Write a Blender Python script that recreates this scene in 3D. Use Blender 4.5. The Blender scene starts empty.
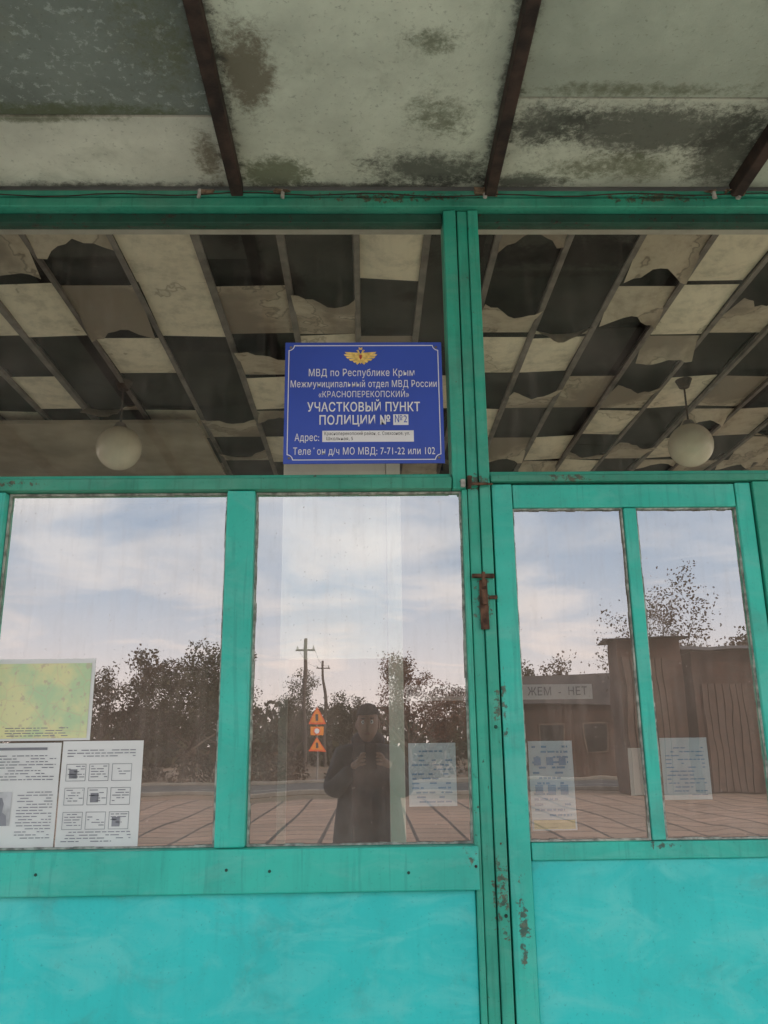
import bpy, bmesh, math, random
from mathutils import Vector, Matrix
random.seed(7)
sc = bpy.context.scene
H = 1.5      # eye height above the ground
D = 2.8      # camera distance to the facade
# ------------------------------------------------------------------ node helpers
def M(name, rough=.6):
    m = bpy.data.materials.new(name); m.use_nodes = True
    nt = m.node_tree; b = nt.nodes["Principled BSDF"]
    b.inputs["Roughness"].default_value = rough
    return m, nt, b
def L(nt, a, b): nt.links.new(a, b)
def coords(nt, scale=(1,1,1), loc=(0,0,0), kind="Object"):
    tc = nt.nodes.new("ShaderNodeTexCoord"); mp = nt.nodes.new("ShaderNodeMapping")
    mp.inputs["Scale"].default_value = scale; mp.inputs["Location"].default_value = loc
    L(nt, tc.outputs[kind], mp.inputs["Vector"]); return mp.outputs[0]
def noise(nt, vec, scale, detail=4, rough=.55, dist=0):
    n = nt.nodes.new("ShaderNodeTexNoise")
    n.inputs["Scale"].default_value = scale; n.inputs["Detail"].default_value = detail
    n.inputs["Roughness"].default_value = rough; n.inputs["Distortion"].default_value = dist
    L(nt, vec, n.inputs["Vector"]); return n.outputs[0]
def mr(nt, v, a, b, c=0., d=1.):
    n = nt.nodes.new("ShaderNodeMapRange"); n.interpolation_type = 'SMOOTHSTEP'
    for i, q in enumerate((a, b, c, d)): n.inputs[i+1].default_value = q
    L(nt, v, n.inputs[0]); return n.outputs[0]
def mth(nt, op, a, b=None):
    n = nt.nodes.new("ShaderNodeMath"); n.operation = op
    for i, q in enumerate((a, b)):
        if q is None: continue
        if isinstance(q, (int, float)): n.inputs[i].default_value = q
        else: L(nt, q, n.inputs[i])
    return n.outputs[0]
def mix(nt, f, a, b, mode='MIX'):
    n = nt.nodes.new("ShaderNodeMix"); n.data_type = 'RGBA'; n.blend_type = mode
    for i, q in ((0, f), (6, a), (7, b)):
        if isinstance(q, tuple): n.inputs[i].default_value = q if len(q) == 4 else (*q, 1)
        elif isinstance(q, (int, float)): n.inputs[i].default_value = q
        else: L(nt, q, n.inputs[i])
    return n.outputs[2]
def bump(nt, h, b, s=.3, d=.002):
    n = nt.nodes.new("ShaderNodeBump"); n.inputs["Strength"].default_value = s
    n.inputs["Distance"].default_value = d
    L(nt, h, n.inputs["Height"]); L(nt, n.outputs[0], b.inputs["Normal"])
def simple(name, col, rough=.6, var=.25, sc_=8, metal=0, bs=.2):
    m, nt, b = M(name, rough); v = coords(nt)
    n = noise(nt, v, sc_, 5)
    c = mix(nt, mr(nt, n, .3, .7), tuple(x*(1-var) for x in col), tuple(min(1, x*(1+var)) for x in col))
    L(nt, c, b.inputs["Base Color"]); b.inputs["Metallic"].default_value = metal
    if bs: bump(nt, noise(nt, v, sc_*8, 4), b, bs, .002)
    return m
def spotmask(nt, w, cx, cy, cz, rx, ry, rz, hi=1.):
    sb = nt.nodes.new("ShaderNodeVectorMath"); sb.operation = 'SUBTRACT'; L(nt, w, sb.inputs[0]); sb.inputs[1].default_value = (cx, cy, cz)
    ml = nt.nodes.new("ShaderNodeVectorMath"); ml.operation = 'MULTIPLY'; L(nt, sb.outputs[0], ml.inputs[0])
    ml.inputs[1].default_value = (1/rx if rx else 0, 1/ry if ry else 0, 1/rz if rz else 0)
    ln = nt.nodes.new("ShaderNodeVectorMath"); ln.operation = 'LENGTH'; L(nt, ml.outputs[0], ln.inputs[0])
    return ln.outputs["Value"]
def paint(name, base, dark, chip=.66, rough=.45, chipcol=(.085,.06,.04), pale=.35, fade=(.16,.52,.44), rust=(), grain=.28):
    m, nt, b = M(name, rough)
    v = coords(nt); vs = coords(nt, (14, 14, 1.2)); vh = coords(nt, (2.2, 8, 5), (3, 1, 7)); vf = coords(nt, (60, 60, 3))
    big = mr(nt, noise(nt, v, 2.3, 5, .6), .35, .7)
    c = mix(nt, big, base, dark)
    st = mr(nt, noise(nt, vs, 1.6, 4), .52, .8)
    c = mix(nt, mth(nt, 'MULTIPLY', st, .35 if grain > .1 else .15), c, tuple(x*.55 for x in dark))
    sm = mr(nt, noise(nt, vh, 2.0, 6, .65, .8), .42, .72)
    c = mix(nt, mth(nt, 'MULTIPLY', sm, pale), c, fade)
    gr = mr(nt, noise(nt, vf, 1.0, 5, .6), .54, .66)
    c = mix(nt, mth(nt, 'MULTIPLY', gr, grain), c, tuple(x*.6 for x in dark))
    # faint grey grime patches
    gm_ = mr(nt, noise(nt, v, 4.5, 7, .7, .4), .52, .74)
    c = mix(nt, mth(nt, 'MULTIPLY', gm_, .30), c, (.10,.20,.16))
    sp = mr(nt, noise(nt, v, 120, 4, .7), .60, .72)
    c = mix(nt, mth(nt, 'MULTIPLY', sp, .45), c, tuple(x*.4 for x in dark))
    n2 = noise(nt, v, 46, 8, .7, .3)
    area = mth(nt, 'MULTIPLY', mth(nt, 'SUBTRACT', noise(nt, v, 1.9, 3), .5), .30)
    ch = mr(nt, mth(nt, 'ADD', n2, area), chip, chip+.025)
    cc = mix(nt, mr(nt, noise(nt, v, 90, 3), .4, .6), chipcol, tuple(x*.35 for x in chipcol))
    c = mix(nt, mth(nt, 'MULTIPLY', ch, .9), c, cc)
    for (rx_, rz_, ax, az, dn) in rust:
        fall = mr(nt, spotmask(nt, v, rx_, 0, rz_, ax, 0, az), 0., 1.6, .15*dn, -.25)
        f = mr(nt, mth(nt, 'ADD', n2, fall), .57, .64)
        c = mix(nt, mth(nt, 'MULTIPLY', f, .8), c, mix(nt, mr(nt, noise(nt, v, 70, 4), .4, .6), (.13,.065,.035), (.05,.032,.022)))
    L(nt, c, b.inputs["Base Color"])
    L(nt, mr(nt, noise(nt, v, 7, 4), .3, .7, rough-.1, rough+.2), b.inputs["Roughness"])
    hh = mth(nt, 'SUBTRACT', mth(nt, 'MULTIPLY', noise(nt, v, 24, 5), .5), ch)
    bump(nt, hh, b, .5, .003)
    return m
# ------------------------------------------------------------------ mesh helpers
def link(o, parent=None):
    sc.collection.objects.link(o)
    if parent: o.parent = parent
    return o
def empty(name):
    e = bpy.data.objects.new(name, None); e.empty_display_size = .1; return link(e)
def addbox(bm, x0, x1, y0, y1, z0, z1):
    vs = [bm.verts.new(p) for p in ((x0,y0,z0),(x1,y0,z0),(x1,y1,z0),(x0,y1,z0),(x0,y0,z1),(x1,y0,z1),(x1,y1,z1),(x0,y1,z1))]
    for f in ((0,3,2,1),(4,5,6,7),(0,1,5,4),(1,2,6,5),(2,3,7,6),(3,0,4,7)): bm.faces.new([vs[i] for i in f])
def boxes(name, lst, mat, parent=None, bev=.003, jit=0):
    bm = bmesh.new()
    for b in lst: addbox(bm, *b)
    if jit:
        for v in bm.verts: v.co += Vector([random.uniform(-jit, jit) for _ in range(3)])
    me = bpy.data.meshes.new(name); bm.to_mesh(me); bm.free(); me.materials.append(mat)
    o = bpy.data.objects.new(name, me); link(o, parent)
    if bev:
        q = o.modifiers.new("bev", "BEVEL"); q.width = bev; q.segments = 2; q.limit_method = 'ANGLE'
    return o
def meshobj(name, v, f, mats, parent=None, midx=None, smooth=False):
    me = bpy.data.meshes.new(name); me.from_pydata([tuple(p) for p in v], [], f)
    for m in (mats if isinstance(mats, (list, tuple)) else [mats]): me.materials.append(m)
    if midx:
        me.polygons.foreach_set("material_index", midx)
    if smooth: me.polygons.foreach_set("use_smooth", [True]*len(me.polygons))
    me.update(); o = bpy.data.objects.new(name, me); return link(o, parent)
def quadXZ(name, x0, x1, y, z0, z1, mat, parent=None):
    return meshobj(name, [(x0,y,z0),(x1,y,z0),(x1,y,z1),(x0,y,z1)], [(0,1,2,3)], mat, parent)
def sheet(name, x0, x1, y0, y1, z, mat, parent=None):
    return meshobj(name, [(x0,y0,z),(x1,y0,z),(x1,y1,z),(x0,y1,z)], [(0,1,2,3)], mat, parent)
def text(s, xc, zc, w, h, y, mat, parent, name="lettering", off=0.0, left=None):
    cu = bpy.data.curves.new(name, 'FONT'); cu.body = s; cu.size = 1; cu.offset = off
    cu.align_x = 'CENTER'; cu.align_y = 'CENTER'; cu.resolution_u = 4
    cu.space_character = 1.06
    cu.materials.append(mat)
    o = bpy.data.objects.new(name, cu); link(o, parent)
    bpy.context.view_layer.update()
    dx = max(o.dimensions.x, .01)
    o.scale = (w/dx, h/.70, 1)
    o.rotation_euler = (math.radians(90), 0, 0); o.location = (xc, y, zc)
    return o
def cyl(name, p0, p1, r0, r1, mat, parent=None, n=12):
    p0 = Vector(p0); p1 = Vector(p1); d = (p1-p0).normalized()
    a = d.orthogonal().normalized(); b = d.cross(a)
    v = []; f = []
    for i in range(n):
        t = 2*math.pi*i/n; w = a*math.cos(t)+b*math.sin(t)
        v += [p0+w*r0, p1+w*r1]
    for i in range(n):
        j = (i+1) % n; f.append((2*i, 2*j, 2*j+1, 2*i+1))
    f.append([2*i for i in range(n)][::-1]); f.append([2*i+1 for i in range(n)])
    return meshobj(name, v, f, mat, parent)
def ball(name, c, r, mat, parent=None, scl=(1,1,1)):
    bm = bmesh.new(); bmesh.ops.create_uvsphere(bm, u_segments=24, v_segments=16, radius=r)
    for v in bm.verts: v.co = Vector((v.co.x*scl[0]+c[0], v.co.y*scl[1]+c[1], v.co.z*scl[2]+c[2]))
    me = bpy.data.meshes.new(name); bm.to_mesh(me); bm.free(); me.materials.append(mat)
    me.polygons.foreach_set("use_smooth", [True]*len(me.polygons))
    return link(bpy.data.objects.new(name, me), parent)
# ------------------------------------------------------------------ materials
RST = [(.385,1.95,.05,.13,1.1), (.38,2.37,.08,.05,1.1), (.40,1.05,.05,.22,.75), (.42,1.62,.03,.12,.8)]
P_UP = paint("paint_green_upper", (.045,.36,.24), (.03,.23,.155), .685, .45, (.10,.07,.045), .35, (.15,.40,.29), [(-1.2,2.37,.2,.02,.8),(.1,3.48,.5,.03,.9),(1.1,3.48,.4,.03,.9),(.7,2.38,.2,.03,.8)])
P_LO = paint("paint_turquoise_frame", (.04,.58,.45), (.03,.46,.36), .73, .45, (.085,.06,.04), .4, (.18,.56,.47), [(.465,.96,.03,.22,.9), (.44,1.6,.02,.2,.9), (.9,1.19,.1,.02,.7), (.31,1.17,.04,.05,.8)])
P_PAN = paint("paint_turquoise_panel", (.032,.66,.62), (.025,.57,.54), .86, .40, (.05,.2,.18), .55, (.17,.72,.66), (), .05)
P_POST = paint("paint_post", (.035,.45,.31), (.028,.33,.23), .665, .45, (.085,.055,.035), .35, (.16,.46,.35), RST)
P_DARK = paint("paint_shadow_green", (.014,.085,.055), (.014,.05,.034), .60, .6, (.06,.04,.03), .1, (.05,.14,.10))  # green darkened to carry the shade under the top rail
RUST = simple("rusty_steel", (.11,.055,.032), .85, .6, 30, 0, .8)
BEAM = simple("rusted_beam", (.036,.020,.014), .8, .6, 14, 0, .6)
PUTTY = simple("old_putty", (.36,.36,.32), .9, .5, 40)
GROOVE = simple("joint_gap", (.02,.018,.015), .95, .3)
WHITE = simple("white_print", (.82,.82,.82), .5, .02, 5, 0, 0)
BLACKP = simple("black_print", (.05,.05,.055), .6, .1, 5, 0, 0)
GOLD = simple("gold_print", (.80,.55,.16), .45, .3, 60, 0, 0)

def glass_mat(name, refl, dust, flat, dcol):
    m = bpy.data.materials.new(name); m.use_nodes = True; nt = m.node_tree; nt.nodes.clear()
    out = nt.nodes.new("ShaderNodeOutputMaterial")
    tr = nt.nodes.new("ShaderNodeBsdfTransparent"); tr.inputs[0].default_value = (.86,.85,.81,1)
    gl = nt.nodes.new("ShaderNodeBsdfGlossy"); gl.inputs["Roughness"].default_value = 0.0
    gl.inputs["Color"].default_value = (1,.985,.96,1)
    df = nt.nodes.new("ShaderNodeBsdfDiffuse")
    v = coords(nt); vs = coords(nt, (9, 1, 1.1))
    df.inputs[0].default_value = (*dcol,1)
    bp = nt.nodes.new("ShaderNodeBump"); bp.inputs["Strength"].default_value = .16; bp.inputs["Distance"].default_value = .004
    L(nt, noise(nt, v, 2.6, 2), bp.inputs["Height"]); L(nt, bp.outputs[0], gl.inputs["Normal"])
    m1 = nt.nodes.new("ShaderNodeMixShader"); m1.inputs[0].default_value = refl
    L(nt, tr.outputs[0], m1.inputs[1]); L(nt, gl.outputs[0], m1.inputs[2])
    a = mr(nt, noise(nt, v, 3, 6, .65), .38, .75, .0, dust)
    b = mr(nt, noise(nt, vs, 3, 5, .6), .45, .8, .0, dust*.8)
    c = mr(nt, noise(nt, v, 85, 3, .6), .68, .74, .0, dust*1.8)
    d = mth(nt, 'ADD', mth(nt, 'ADD', a, b), mth(nt, 'ADD', c, flat))
    m2 = nt.nodes.new("ShaderNodeMixShader"); L(nt, d, m2.inputs[0])
    L(nt, m1.outputs[0], m2.inputs[1]); L(nt, df.outputs[0], m2.inputs[2])
    L(nt, m2.outputs[0], out.inputs[0]); return m
GLASS = glass_mat("dusty_glass", .36, .13, .085, (.70,.56,.48))
GLASSU = glass_mat("dusty_glass_upper", .06, .08, .004, (.5,.45,.40))

def soffit(name, base, spots=(), grime=.5, seed=0, blister=0):
    m, nt, b = M(name, .85)
    v = coords(nt, (1,1,1), (seed*3.1, seed*1.7, 0)); w = coords(nt)
    c = mix(nt, mr(nt, noise(nt, v, 2.2, 6, .6), .3, .7), base, tuple(x*.70 for x in base))
    c = mix(nt, mr(nt, noise(nt, v, 5, 8, .7, .5), .50, .78, 0, grime), c, (.23,.24,.17))
    c = mix(nt, mr(nt, noise(nt, v, 60, 5, .7), .58, .68, 0, grime*.9), c, (.13,.14,.10))
    if blister:
        c = mix(nt, mr(nt, noise(nt, v, 34, 6, .7), .55, .62, 0, blister), c, (.42,.46,.42))
    n = noise(nt, v, 28, 10, .82, .3)
    n = mth(nt, 'ADD', mth(nt, 'MULTIPLY', n, .68), mth(nt, 'MULTIPLY', noise(nt, v, 6, 4, .6), .32))
    for (sx, sy, rx, ry, col, dens) in spots:
        fall = mr(nt, spotmask(nt, w, sx, sy, 0, rx, ry, 0), 0., 1.7, .17*dens, -.20)
        f = mr(nt, mth(nt, 'ADD', n, fall), .49, .70)
        c = mix(nt, mth(nt, 'MULTIPLY', f, .85), c, col)
    L(nt, c, b.inputs["Base Color"]); bump(nt, noise(nt, v, 30, 6, .7), b, .6, .005)
    return m

def ceil_mat(name, base, stain, amt, sd):
    m, nt, b = M(name, .9); v = coords(nt, (1,1,1), (sd, sd, 0))
    n = noise(nt, v, 1.6, 5, .55, .2)
    c = mix(nt, mr(nt, n, .50-amt*.15, .66-amt*.15), base, stain)
    c = mix(nt, mr(nt, mth(nt,'ABSOLUTE', mth(nt,'SUBTRACT', n, .56-amt*.15)), .0, .012, .6, 0), c, tuple(x*.45 for x in stain))
    c = mix(nt, mr(nt, noise(nt, v, 7, 7, .7), .42, .72, 0, .6), c, tuple(x*.45 for x in base))
    L(nt, c, b.inputs["Base Color"]); return m
C_LIGHT = ceil_mat("ceiling_tile_light", (.80,.71,.56), (.60,.52,.40), .0, 0)
C_STAIN = ceil_mat("ceiling_tile_stained", (.54,.46,.36), (.25,.20,.155), .5, 4)
C_DARK = simple("ceiling_void", (.014,.012,.010), .95, .5, 5)  # near-black colour stands in for the unlit space above missing tiles
C_PLAIN = simple("ceiling_plaster", (.36,.31,.24), .9, .25, 2)
C_BAR = simple("ceiling_bar", (.17,.15,.135), .6, .3, 9)
WALLIN = simple("interior_wall_plaster", (.12,.085,.065), .9, .15, 2)
FLOORIN = simple("interior_floor_tile", (.72,.66,.55), .6, .1, 3)
RENDERW = simple("facade_render", (.45,.43,.38), .9, .2, 3, 0, .4)

# ================================================================== BUILDING
bld = empty("police_station_building")
XL, XR = -4.6, 4.6
zc = lambda z: z + H
post = [(.297,.344,-.012,.10,zc(.845),zc(1.943)), (.327,.3445,-.013,.10,0.02,zc(.843)), (.347,.386,-.004,.10,0.02,zc(1.943)), (.389,.425,-.012,.10,0.02,zc(1.943))]
boxes("centre_post", post, P_POST, bld, .004, .0015)
boxes("centre_post_core", [(.330,.423,.012,.09,.02,zc(1.93))], GROOVE, bld, 0)
boxes("top_rail", [(XL,XR,-.03,.10,zc(1.946),zc(1.984))], P_UP, bld, .004)
boxes("top_rail_batten", [(XL,XR,-.042,.02,zc(1.987),zc(2.006))], P_UP, bld, .003)
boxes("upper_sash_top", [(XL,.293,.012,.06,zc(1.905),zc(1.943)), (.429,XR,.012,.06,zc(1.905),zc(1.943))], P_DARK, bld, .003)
boxes("upper_sash_bottom", [(XL,.293,.010,.06,zc(.888),zc(.905)), (.429,XR,.010,.06,zc(.895),zc(.912))], P_POST, bld, .003)
boxes("mid_rail", [(XL,.293,-.02,.09,zc(.845),zc(.886)), (.429,XR,-.02,.09,zc(.868),zc(.893))], P_UP, bld, .004, .001)
bays = [(-.378,.3265), (-1.222,-.477), (-2.02,-1.315), (-2.82,-2.113), (-3.58,-2.913), (-4.5,-3.673)]
mull = [(-.474,-.381), (-1.312,-1.225), (-2.11,-2.023), (-2.91,-2.823), (-3.67,-3.583)]
boxes("lower_mullions", [(a,b,-.012,.07,zc(-.299),zc(.842)) for a, b in mull], P_LO, bld, .004, .0015)
boxes("sill_rail", [(XL,.335,-.034,.07,zc(-.427),zc(-.302))], P_LO, bld, .005, .001)
boxes("lower_panel", [(XL,.325,.002,.05,.10,zc(-.430))], P_PAN, bld, .004)
boxes("plinth", [(XL,.325,-.03,.08,0.0,.098)], RENDERW, bld, .004)
put = []
def rim(x0, x1, z0, z1, y, w=.008):
    n = 18; out = []
    for k in range(n):
        za = z0+(z1-z0)*k/n; zb = z0+(z1-z0)*(k+1)/n
        out += [(x0,x0+w*random.uniform(.7,1.3),y,y+.008,za,zb), (x1-w*random.uniform(.7,1.3),x1,y,y+.008,za,zb)]
    for k in range(12):
        xa = x0+(x1-x0)*k/12; xb = x0+(x1-x0)*(k+1)/12
        out += [(xa,xb,y-.001,y+.007,z0,z0+w*random.uniform(.7,1.3)), (xa,xb,y-.001,y+.007,z1-w*random.uniform(.7,1.3),z1)]
    return out
for a, b in bays: put += rim(a, b, zc(-.300), zc(.843), .019, .006)
for a, b in ((.500,.881),(.927,1.277)): put += rim(a, b, zc(-.297), zc(.777), .010, .005)
boxes("glazing_putty", put, PUTTY, bld, 0)
for a, b in bays: quadXZ("window_glass", a-.005, b, .030, zc(-.31), zc(.86), GLASS, bld)
quadXZ("upper_glass", XL, .30, .035, zc(.88), zc(1.93), GLASSU, bld)
quadXZ("upper_glass", .42, XR, .036, zc(.89), zc(1.93), GLASSU, bld)
door = [(.432,.500,-.006,.045,.06,zc(.862)), (1.277,1.330,-.006,.045,.06,zc(.862)),
        (.503,1.274,-.004,.043,zc(.778),zc(.860)), (.884,.925,-.002,.040,zc(-.297),zc(.775)),
        (.503,1.274,-.004,.043,zc(-.350),zc(-.299))]
boxes("door_leaf_frame", door, P_LO, bld, .004, .0012)
boxes("door_leaf_panel", [(.502,1.275,.014,.035,.07,zc(-.352))], P_PAN, bld, .003)
boxes("door_gap", [(.424,.433,.03,.06,.02,zc(.865))], GROOVE, bld, 0)
quadXZ("door_glass", .495, .89, .021, zc(-.305), zc(.785), GLASS, bld)
quadXZ("door_glass", .92, 1.285, .0215, zc(-.305), zc(.785), GLASS, bld)
boxes("door_jamb_right", [(1.336,1.40,-.014,.09,.02,zc(.865))], P_POST, bld, .004)
boxes("side_light_frame", [(2.1,2.19,-.012,.07,zc(-.299),zc(.864)),(3.0,3.09,-.012,.07,zc(-.299),zc(.864)),(3.9,3.99,-.012,.07,zc(-.299),zc(.864))], P_LO, bld, .004)
boxes("sill_rail_right", [(1.403,XR,-.03,.07,zc(-.427),zc(-.302))], P_LO, bld, .004)
boxes("lower_panel_right", [(1.403,XR,.002,.05,.02,zc(-.43))], P_PAN, bld, .004)
quadXZ("window_glass", 1.40, XR, .031, zc(-.31), zc(.87), GLASS, bld)
boxes("rusty_hasp", [(.350,.425,-.020,-.0125,zc(.531),zc(.545)), (.372,.400,-.023,-.0125,zc(.36),zc(.525)),
                     (.378,.394,-.040,-.0235,zc(.44),zc(.49)), (.405,.432,-.022,-.0125,zc(.46),zc(.472))], RUST, bld, .003, .002)
cyl("hasp_staple", (.386,-.036,zc(.548)), (.386,-.036,zc(.500)), .006, .006, RUST, bld)
cyl("padlock_shackle", (.352,-.03,zc(.538)), (.420,-.03,zc(.536)), .006, .007, RUST, bld)
boxes("rusty_corner_plate", [(.350,.432,-.030,-.0215,zc(.852),zc(.861)), (.347,.360,-.034,-.0215,zc(.84),zc(.885))], RUST, bld, .002, .003)
boxes("white_cable_clip", [(.322,.338,-.036,-.0215,zc(.845),zc(.872))], PUTTY, bld, .002)
for (sx, sz) in ((-1.0,-.365),(-.43,-.36),(.12,-.375),(.325,-.36),(.405,.05),(.41,-.5),(-.3,-.365)):
    cyl("screw_head", (sx,-.0375,zc(sz)), (sx,-.030,zc(sz)), .004, .006, P_DARK, bld, 8)
boxes("facade_parapet", [(XL-.2,XR+.2,.0,.25,zc(2.29),4.45)], RENDERW, bld, .01)
boxes("facade_side_piers", [(XL-.2,XL,-.02,.25,0,zc(2.28)), (XR,XR+.2,-.02,.25,0,zc(2.28))], RENDERW, bld, .01)
boxes("lintel", [(XL,XR,.03,.25,zc(2.01),zc(2.285))], RENDERW, bld, 0)
YB = 5.6
w = []
for xa, xb in ((XL-.2,XL),(XR,XR+.2)):
    w += [(xa,xb,.252,YB,0,.55), (xa,xb,.252,YB,3.72,4.3)]
    for yy in (.252, 1.95, 3.7, 5.35): w.append((xa,xb,yy,yy+.22,.552,3.718))  # unseen window openings between piers, added to let daylight reach the ceiling
boxes("side_walls", w, RENDERW, bld, 0)
boxes("back_wall", [(XL-.2,XR+.2,YB+.002,YB+.25,0,4.3)], WALLIN, bld, 0)
boxes("roof_slab", [(XL-.3,XR+.3,.252,YB+.3,4.32,4.5)], RENDERW, bld, 0)
boxes("interior_floor", [(XL,XR,.10,YB,.0,.03)], FLOORIN, bld, 0)
DOORB = simple("board_wood_dark", (.07,.035,.022), .6, .35, 6)
boxes("interior_door", [(-.15,.75,YB-.05,YB-.002,.031,2.1)], DOORB, bld, .01)
CURT = simple("interior_screen_white", (.78,.72,.68), .8, .06, 3, 0, 0)
boxes("interior_screen", [(.10,.17,1.30,1.36,.031,3.15), (-.42,.098,1.32,1.34,1.9,3.13)], CURT, bld, .004)
boxes("interior_screen_feet", [(.06,.21,1.15,1.51,.0305,.06), (-.42,-.38,1.31,1.35,.031,1.9)], C_BAR, bld, .003)

# ---- suspended ceiling
ZCL = H+2.5
bars = [-4.55,-4.12,-3.7,-3.28,-2.86,-2.5,-2.13,-1.72,-1.29,-.86,-.43,-.045,.32,.68,1.05,1.42,1.79,2.16,2.53,2.9,3.27,3.64,4.0,4.4,4.6]
rows = [.25+.62*k for k in range(0, 9)] + [YB]
spec = {(7,1):2,(7,2):1,(7,3):0,(7,4):2,(6,2):0,(6,3):2,(6,4):2,(6,1):1,(8,1):0,(8,2):0,(8,3):2,(8,4):2,(9,1):2,(9,2):1,(9,3):1,(9,4):0,(10,1):2,(10,2):1,(10,3):0,
        (11,1):0,(11,2):2,(11,3):1,(12,1):2,(12,2):2,(13,1):2,(13,2):1,(13,3):0,(14,1):2,(14,2):2,(14,3):0,(15,1):1,(15,2):1,(15,3):2,(16,1):0,(16,2):0,(16,3):2,(17,1):2,(17,2):1,(18,1):2,(18,2):0}
LI, DK = [], []
rv, rf = [], []      # broken / stained tiles, as warped sheets
rr = random.Random(3)
def ragged(a, b, c, d, frac, flip, z):
    n = 9; k = len(rv); e = c+(d-c)*frac
    droop = rr.uniform(.02, .10); tw = rr.uniform(-.02,.02); ph_ = rr.uniform(0,3)
    for i in range(n+1):
        x_ = a+(b-a)*i/n; t = i/n
        yy = e + .05*math.sin(t*rr.uniform(4.5,5.5)+ph_) + rr.uniform(-.02,.02) - .07*(1-abs(2*t-1))
        yn = c if not flip else d; yf = yy if not flip else d-(yy-c)
        rv.append((x_, yn, z)); rv.append((x_, (yn+yf)/2, z-droop*.25+tw*(t-.5))); rv.append((x_, yf, z-droop+tw*2*(t-.5)))
    for i in range(n):
        q = k+3*i
        rf.append((q,q+3,q+4,q+1)); rf.append((q+1,q+4,q+5,q+2))
def sagged(V_, F_, a, b, c, d, z):
    n = 5; k = len(V_); s = rr.uniform(.0,.045); tx_ = rr.uniform(-.012,.012); ty_ = rr.uniform(-.015,.015)
    for i in range(n+1):
        for j in range(n+1):
            u, v_ = i/n, j/n
            V_.append((a+(b-a)*u, c+(d-c)*v_, z+tx_*(u-.5)*2+ty_*(v_-.5)*2-s*math.sin(math.pi*u)*math.sin(math.pi*v_)))
    for i in range(n):
        for j in range(n): q = k+i*(n+1)+j; F_.append((q,q+n+1,q+n+2,q+1))
lv, lf, sv, sf = [], [], [], []
for i in range(len(bars)-1):
    for k in range(len(rows)-1):
        t = spec.get((i, k))
        if t is None:
            t = (0 if rr.random() < .4 else 1) if (i+k+(i//3)) % 2 == 0 else (2 if rr.random() < .9 else 1)
        a, b, c, d = bars[i]+.012, bars[i+1]-.012, rows[k]+.004, rows[k+1]-.004
        c += rr.uniform(-.0,.03); d -= rr.uniform(-.0,.03)
        if t == 2:
            DK.append((a,b,rows[k],rows[k+1],ZCL+.055,ZCL+.07))
            if rr.random() < .3: ragged(a, b, c, d, rr.uniform(.15,.45), rr.random() < .5, ZCL+.01)
        elif t == 1 and rr.random() < .65: ragged(a, b, c, d, rr.uniform(.6,.95), rr.random() < .6, ZCL+.01)
        elif t == 0: sagged(lv, lf, a, b, c, d, ZCL+.014)
        else: sagged(sv, sf, a, b, c, d, ZCL+.014)
meshobj("ceiling_tiles_light", lv, lf, C_LIGHT, bld, smooth=True)
meshobj("ceiling_tiles_stained", sv, sf, C_STAIN, bld, smooth=True)
meshobj("ceiling_tiles_broken", rv, rf, C_STAIN, bld, smooth=True)
boxes("ceiling_void_panels", DK, C_DARK, bld, 0)
boxes("ceiling_bars", [(b-.017,b+.017,.25,YB-.01,ZCL-.015,ZCL+.006) for b in bars[:-1]], C_BAR, bld, 0, .006)
boxes("ceiling_backing", [(XL,XR,.25,YB,ZCL+.10,ZCL+.12)], C_DARK, bld, 0)
boxes("ceiling_plaster_field", [(XL,-1.30,3.35,YB,ZCL-.10,ZCL-.067)], C_PLAIN, bld, .004)
OPAL = simple("opal_glass", (.74,.68,.55), .25, .12, 3, 0, 0)
for gx in (-1.72, 2.29):
    e = empty("globe_lamp")
    ball("globe", (gx,2.82,zc(2.01)), .155, OPAL, e)
    cyl("rod", (gx,2.82,ZCL-.001), (gx,2.82,zc(2.185)), .007, .007, BEAM, e)
    cyl("neck_cap", (gx,2.82,zc(2.195)), (gx,2.82,zc(2.15)), .03, .055, C_BAR, e, 20)
    cyl("ceiling_rose", (gx,2.82,ZCL+.01), (gx,2.82,ZCL-.05), .06, .035, BEAM, e, 20)

# ================================================================== CANOPY
can = empty("entrance_canopy")
ZS = zc(2.018)
CE = -3.72
bx = [-4.22,-3.28,-2.35,-1.41,-.474,.472,1.40,2.33,3.27,4.2]
boxes("rusty_beams", [(b-.022,b+.022,CE,-.05,ZS-.045,ZS+.01) for b in bx], BEAM, can, .004, .002)
GRN = (.135,.145,.09); BLK = (.055,.058,.045); BRN=(.13,.105,.065); MOS = (.095,.11,.055)
def pan(name, x0, x1, y0, y1, mat, dz=0):
    boxes(name, [(x0,x1,y0,y1,ZS+.012+dz,ZS+.03+dz)], mat, can, .002)
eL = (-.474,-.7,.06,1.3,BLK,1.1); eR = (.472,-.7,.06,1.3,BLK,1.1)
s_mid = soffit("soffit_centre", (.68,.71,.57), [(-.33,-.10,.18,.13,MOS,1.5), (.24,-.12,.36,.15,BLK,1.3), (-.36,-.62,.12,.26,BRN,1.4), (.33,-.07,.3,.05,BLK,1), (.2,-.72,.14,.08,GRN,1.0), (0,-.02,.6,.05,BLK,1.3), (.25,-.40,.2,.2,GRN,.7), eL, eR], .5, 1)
s_l1 = soffit("soffit_left_front", (.74,.74,.62), [(-1.0,-.02,.8,.06,BLK,1.1), (-.55,-.2,.08,.2,BRN,1.1), (-1.2,-.39,.6,.03,GRN,1.1), eL], .4, 2)
s_l2 = soffit("soffit_left_back", (.22,.25,.22), [(-1.0,-.40,.7,.08,MOS,1.2), (-.6,-.7,.2,.3,GRN,.8), eL], .6, 3, .6)
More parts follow.
